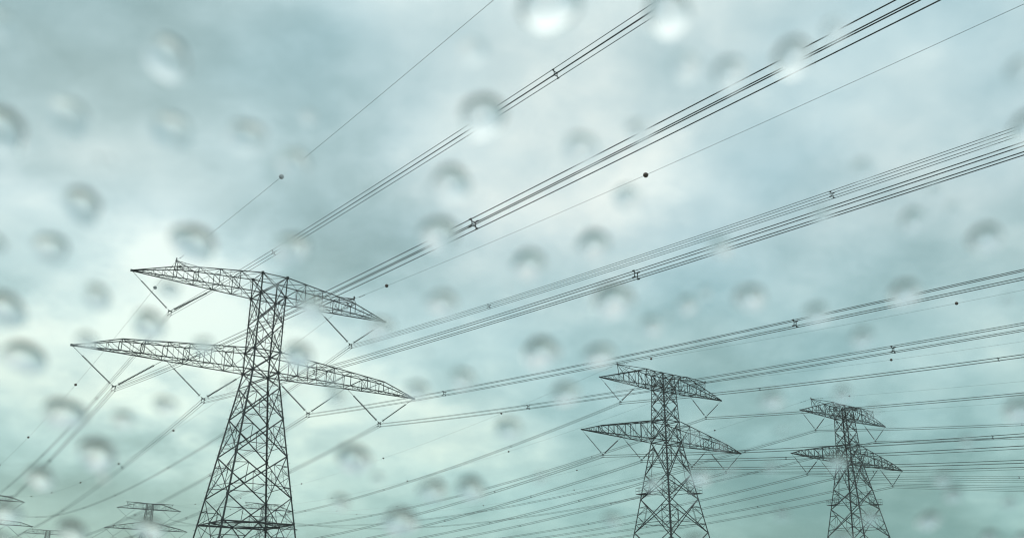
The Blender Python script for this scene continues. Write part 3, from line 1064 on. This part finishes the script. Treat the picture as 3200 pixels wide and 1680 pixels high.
# ------------------------------------------------------------------ windscreen of the car, with rain on it
KS = 1.19                                    # rake: 40 degrees from the horizontal
QS = math.hypot(1, KS)
NRM = Vector((0, 1, KS)) / QS                # outward
VUP = Vector((0, -KS, 1)) / QS               # up the glass
P0 = Vector((0, .203, EYE))
MW = Matrix(((1, VUP.x, NRM.x, P0.x), (0, VUP.y, NRM.y, P0.y), (0, VUP.z, NRM.z, P0.z), (0, 0, 0, 1)))
screen = bpy.data.objects.new('car_windscreen', None)
link(screen)
screen.matrix_basis = MW
tag(screen, 'raked clear car windscreen wet with rain, looked through at the sky', 'windscreen')
U0, U1, V0, V1 = -.62, .72, -.55, .34
pv = [(u, v, z) for z in (0, .0045) for u, v in ((U0, V0), (U1, V0), (U1, V1), (U0, V1))]
obj('glass_pane', mesh_of('glass_pane', pv, BOX_F, PANE), screen)
seal = Piece()
for a, b, c, d in ((U0 - .04, U1 + .04, V1 - .004, V1 + .04), (U0 - .04, U1 + .04, V0 - .04, V0 + .004), (U0 - .04, U0 + .004, V0 + .004, V1 - .004), (U1 - .004, U1 + .04, V0 + .004, V1 - .004)):
    seal.box(((a + b) / 2, (c + d) / 2, .00225), (b - a, d - c, .016))
seal.build('rubber_seal', RUBBER, screen)


def drop_mesh(r, strength, seed, n=32, k=12):
    """a cap of water, a little uneven in outline, flat on the glass"""
    rg = random.Random(seed)
    th = R(20 + 43 * strength)
    Rs = r / math.sin(th)
    ph = [rg.uniform(0, PI2) for _ in range(4)]
    am = [rg.uniform(.03, .09), rg.uniform(.015, .05), rg.uniform(.01, .025), rg.uniform(0, .012)]

    def wob(a):
        return 1 + sum(am[i] * math.cos((i + 2) * a + ph[i]) for i in range(4))
    v = [(0, 0, Rs * (1 - math.cos(th)))]
    for j in range(1, k + 1):
        a = th * j / k
        for i in range(n):
            b = i / n * PI2
            f_ = 1 + (wob(b) - 1) * (j / k)
            v.append((Rs * math.sin(a) * f_ * math.cos(b), Rs * math.sin(a) * f_ * math.sin(b), Rs * (math.cos(a) - math.cos(th))))
    f = [(0, 1 + i, 1 + (i + 1) % n) for i in range(n)]
    f += [(1 + j * n + i, 1 + (j + 1) * n + i, 1 + (j + 1) * n + (i + 1) % n, 1 + j * n + (i + 1) % n) for j in range(k - 1) for i in range(n)]
    b0 = len(v)
    v += [(x, y, 0.0) for x, y, _ in v[1 + (k - 1) * n:]]
    f.append(tuple(range(b0 + n - 1, b0 - 1, -1)))
    me = mesh_of('raindrop', v, f, WATER, True)
    me.polygons[len(f) - 1].use_smooth = False
    return me


for i, (u, v, r, st, lab) in enumerate(DROPS):
    o = obj('raindrop', drop_mesh(r * .00074, st, i + 11))
    o.matrix_basis = MW @ Matrix.Translation((u / 1000, v / 1000, .0046))
    tag(o, lab, 'raindrop', 'raindrops on the windscreen')

rg = random.Random(77)
for i in range(30):                          # fine spatter, mostly low and to the right
    u = rg.triangular(-92, 105, 70)
    v = rg.triangular(22, 116, 45)
    o = obj('rain_speck', drop_mesh(rg.uniform(.00045, .0011), rg.uniform(.3, .9), 300 + i))
    o.matrix_basis = MW @ Matrix.Translation((u / 1000, v / 1000, .0046))
    tag(o, 'tiny pale speck of rain between the larger raindrops on the windscreen', 'raindrop', 'tiny specks of rain on the windscreen')

wet = Piece()                                # the rest of the screen is as wet as the part in view
for i in range(700):
    u, v = rg.uniform(-.56, .62), rg.uniform(-.14, .28)
    if -.13 < u < .15 and -.02 < v < .16:
        continue
    dmesh = drop_mesh(rg.uniform(.0012, .0036), rg.uniform(.2, 1), 900 + i, 18, 6)
    wet.add([x.co for x in dmesh.vertices], [tuple(p.vertices) for p in dmesh.polygons], Matrix.Translation((u, v, .0046)))
    bpy.data.meshes.remove(dmesh)
spatter = wet.build('rain_spatter', WATER, screen, True)
tag(spatter, kind='stuff')

# ------------------------------------------------------------------ moist air between the pylons
air = bpy.data.materials.new('moist_air')
air.use_nodes = True
air.node_tree.nodes.clear()
pvn = air.node_tree.nodes.new('ShaderNodeVolumePrincipled')
pvn.inputs['Color'].default_value = (0.90, 0.98, 0.97, 1)
pvn.inputs['Density'].default_value = 0.00016
pvn.inputs['Anisotropy'].default_value = 0.3
oo = air.node_tree.nodes.new('ShaderNodeOutputMaterial')
air.node_tree.links.new(pvn.outputs[0], oo.inputs['Volume'])
hzm = Piece()
hzm.box((0, 0, 35.5), (6040, 6040, 73))
haze = hzm.build('haze', air)
tag(haze, kind='stuff')
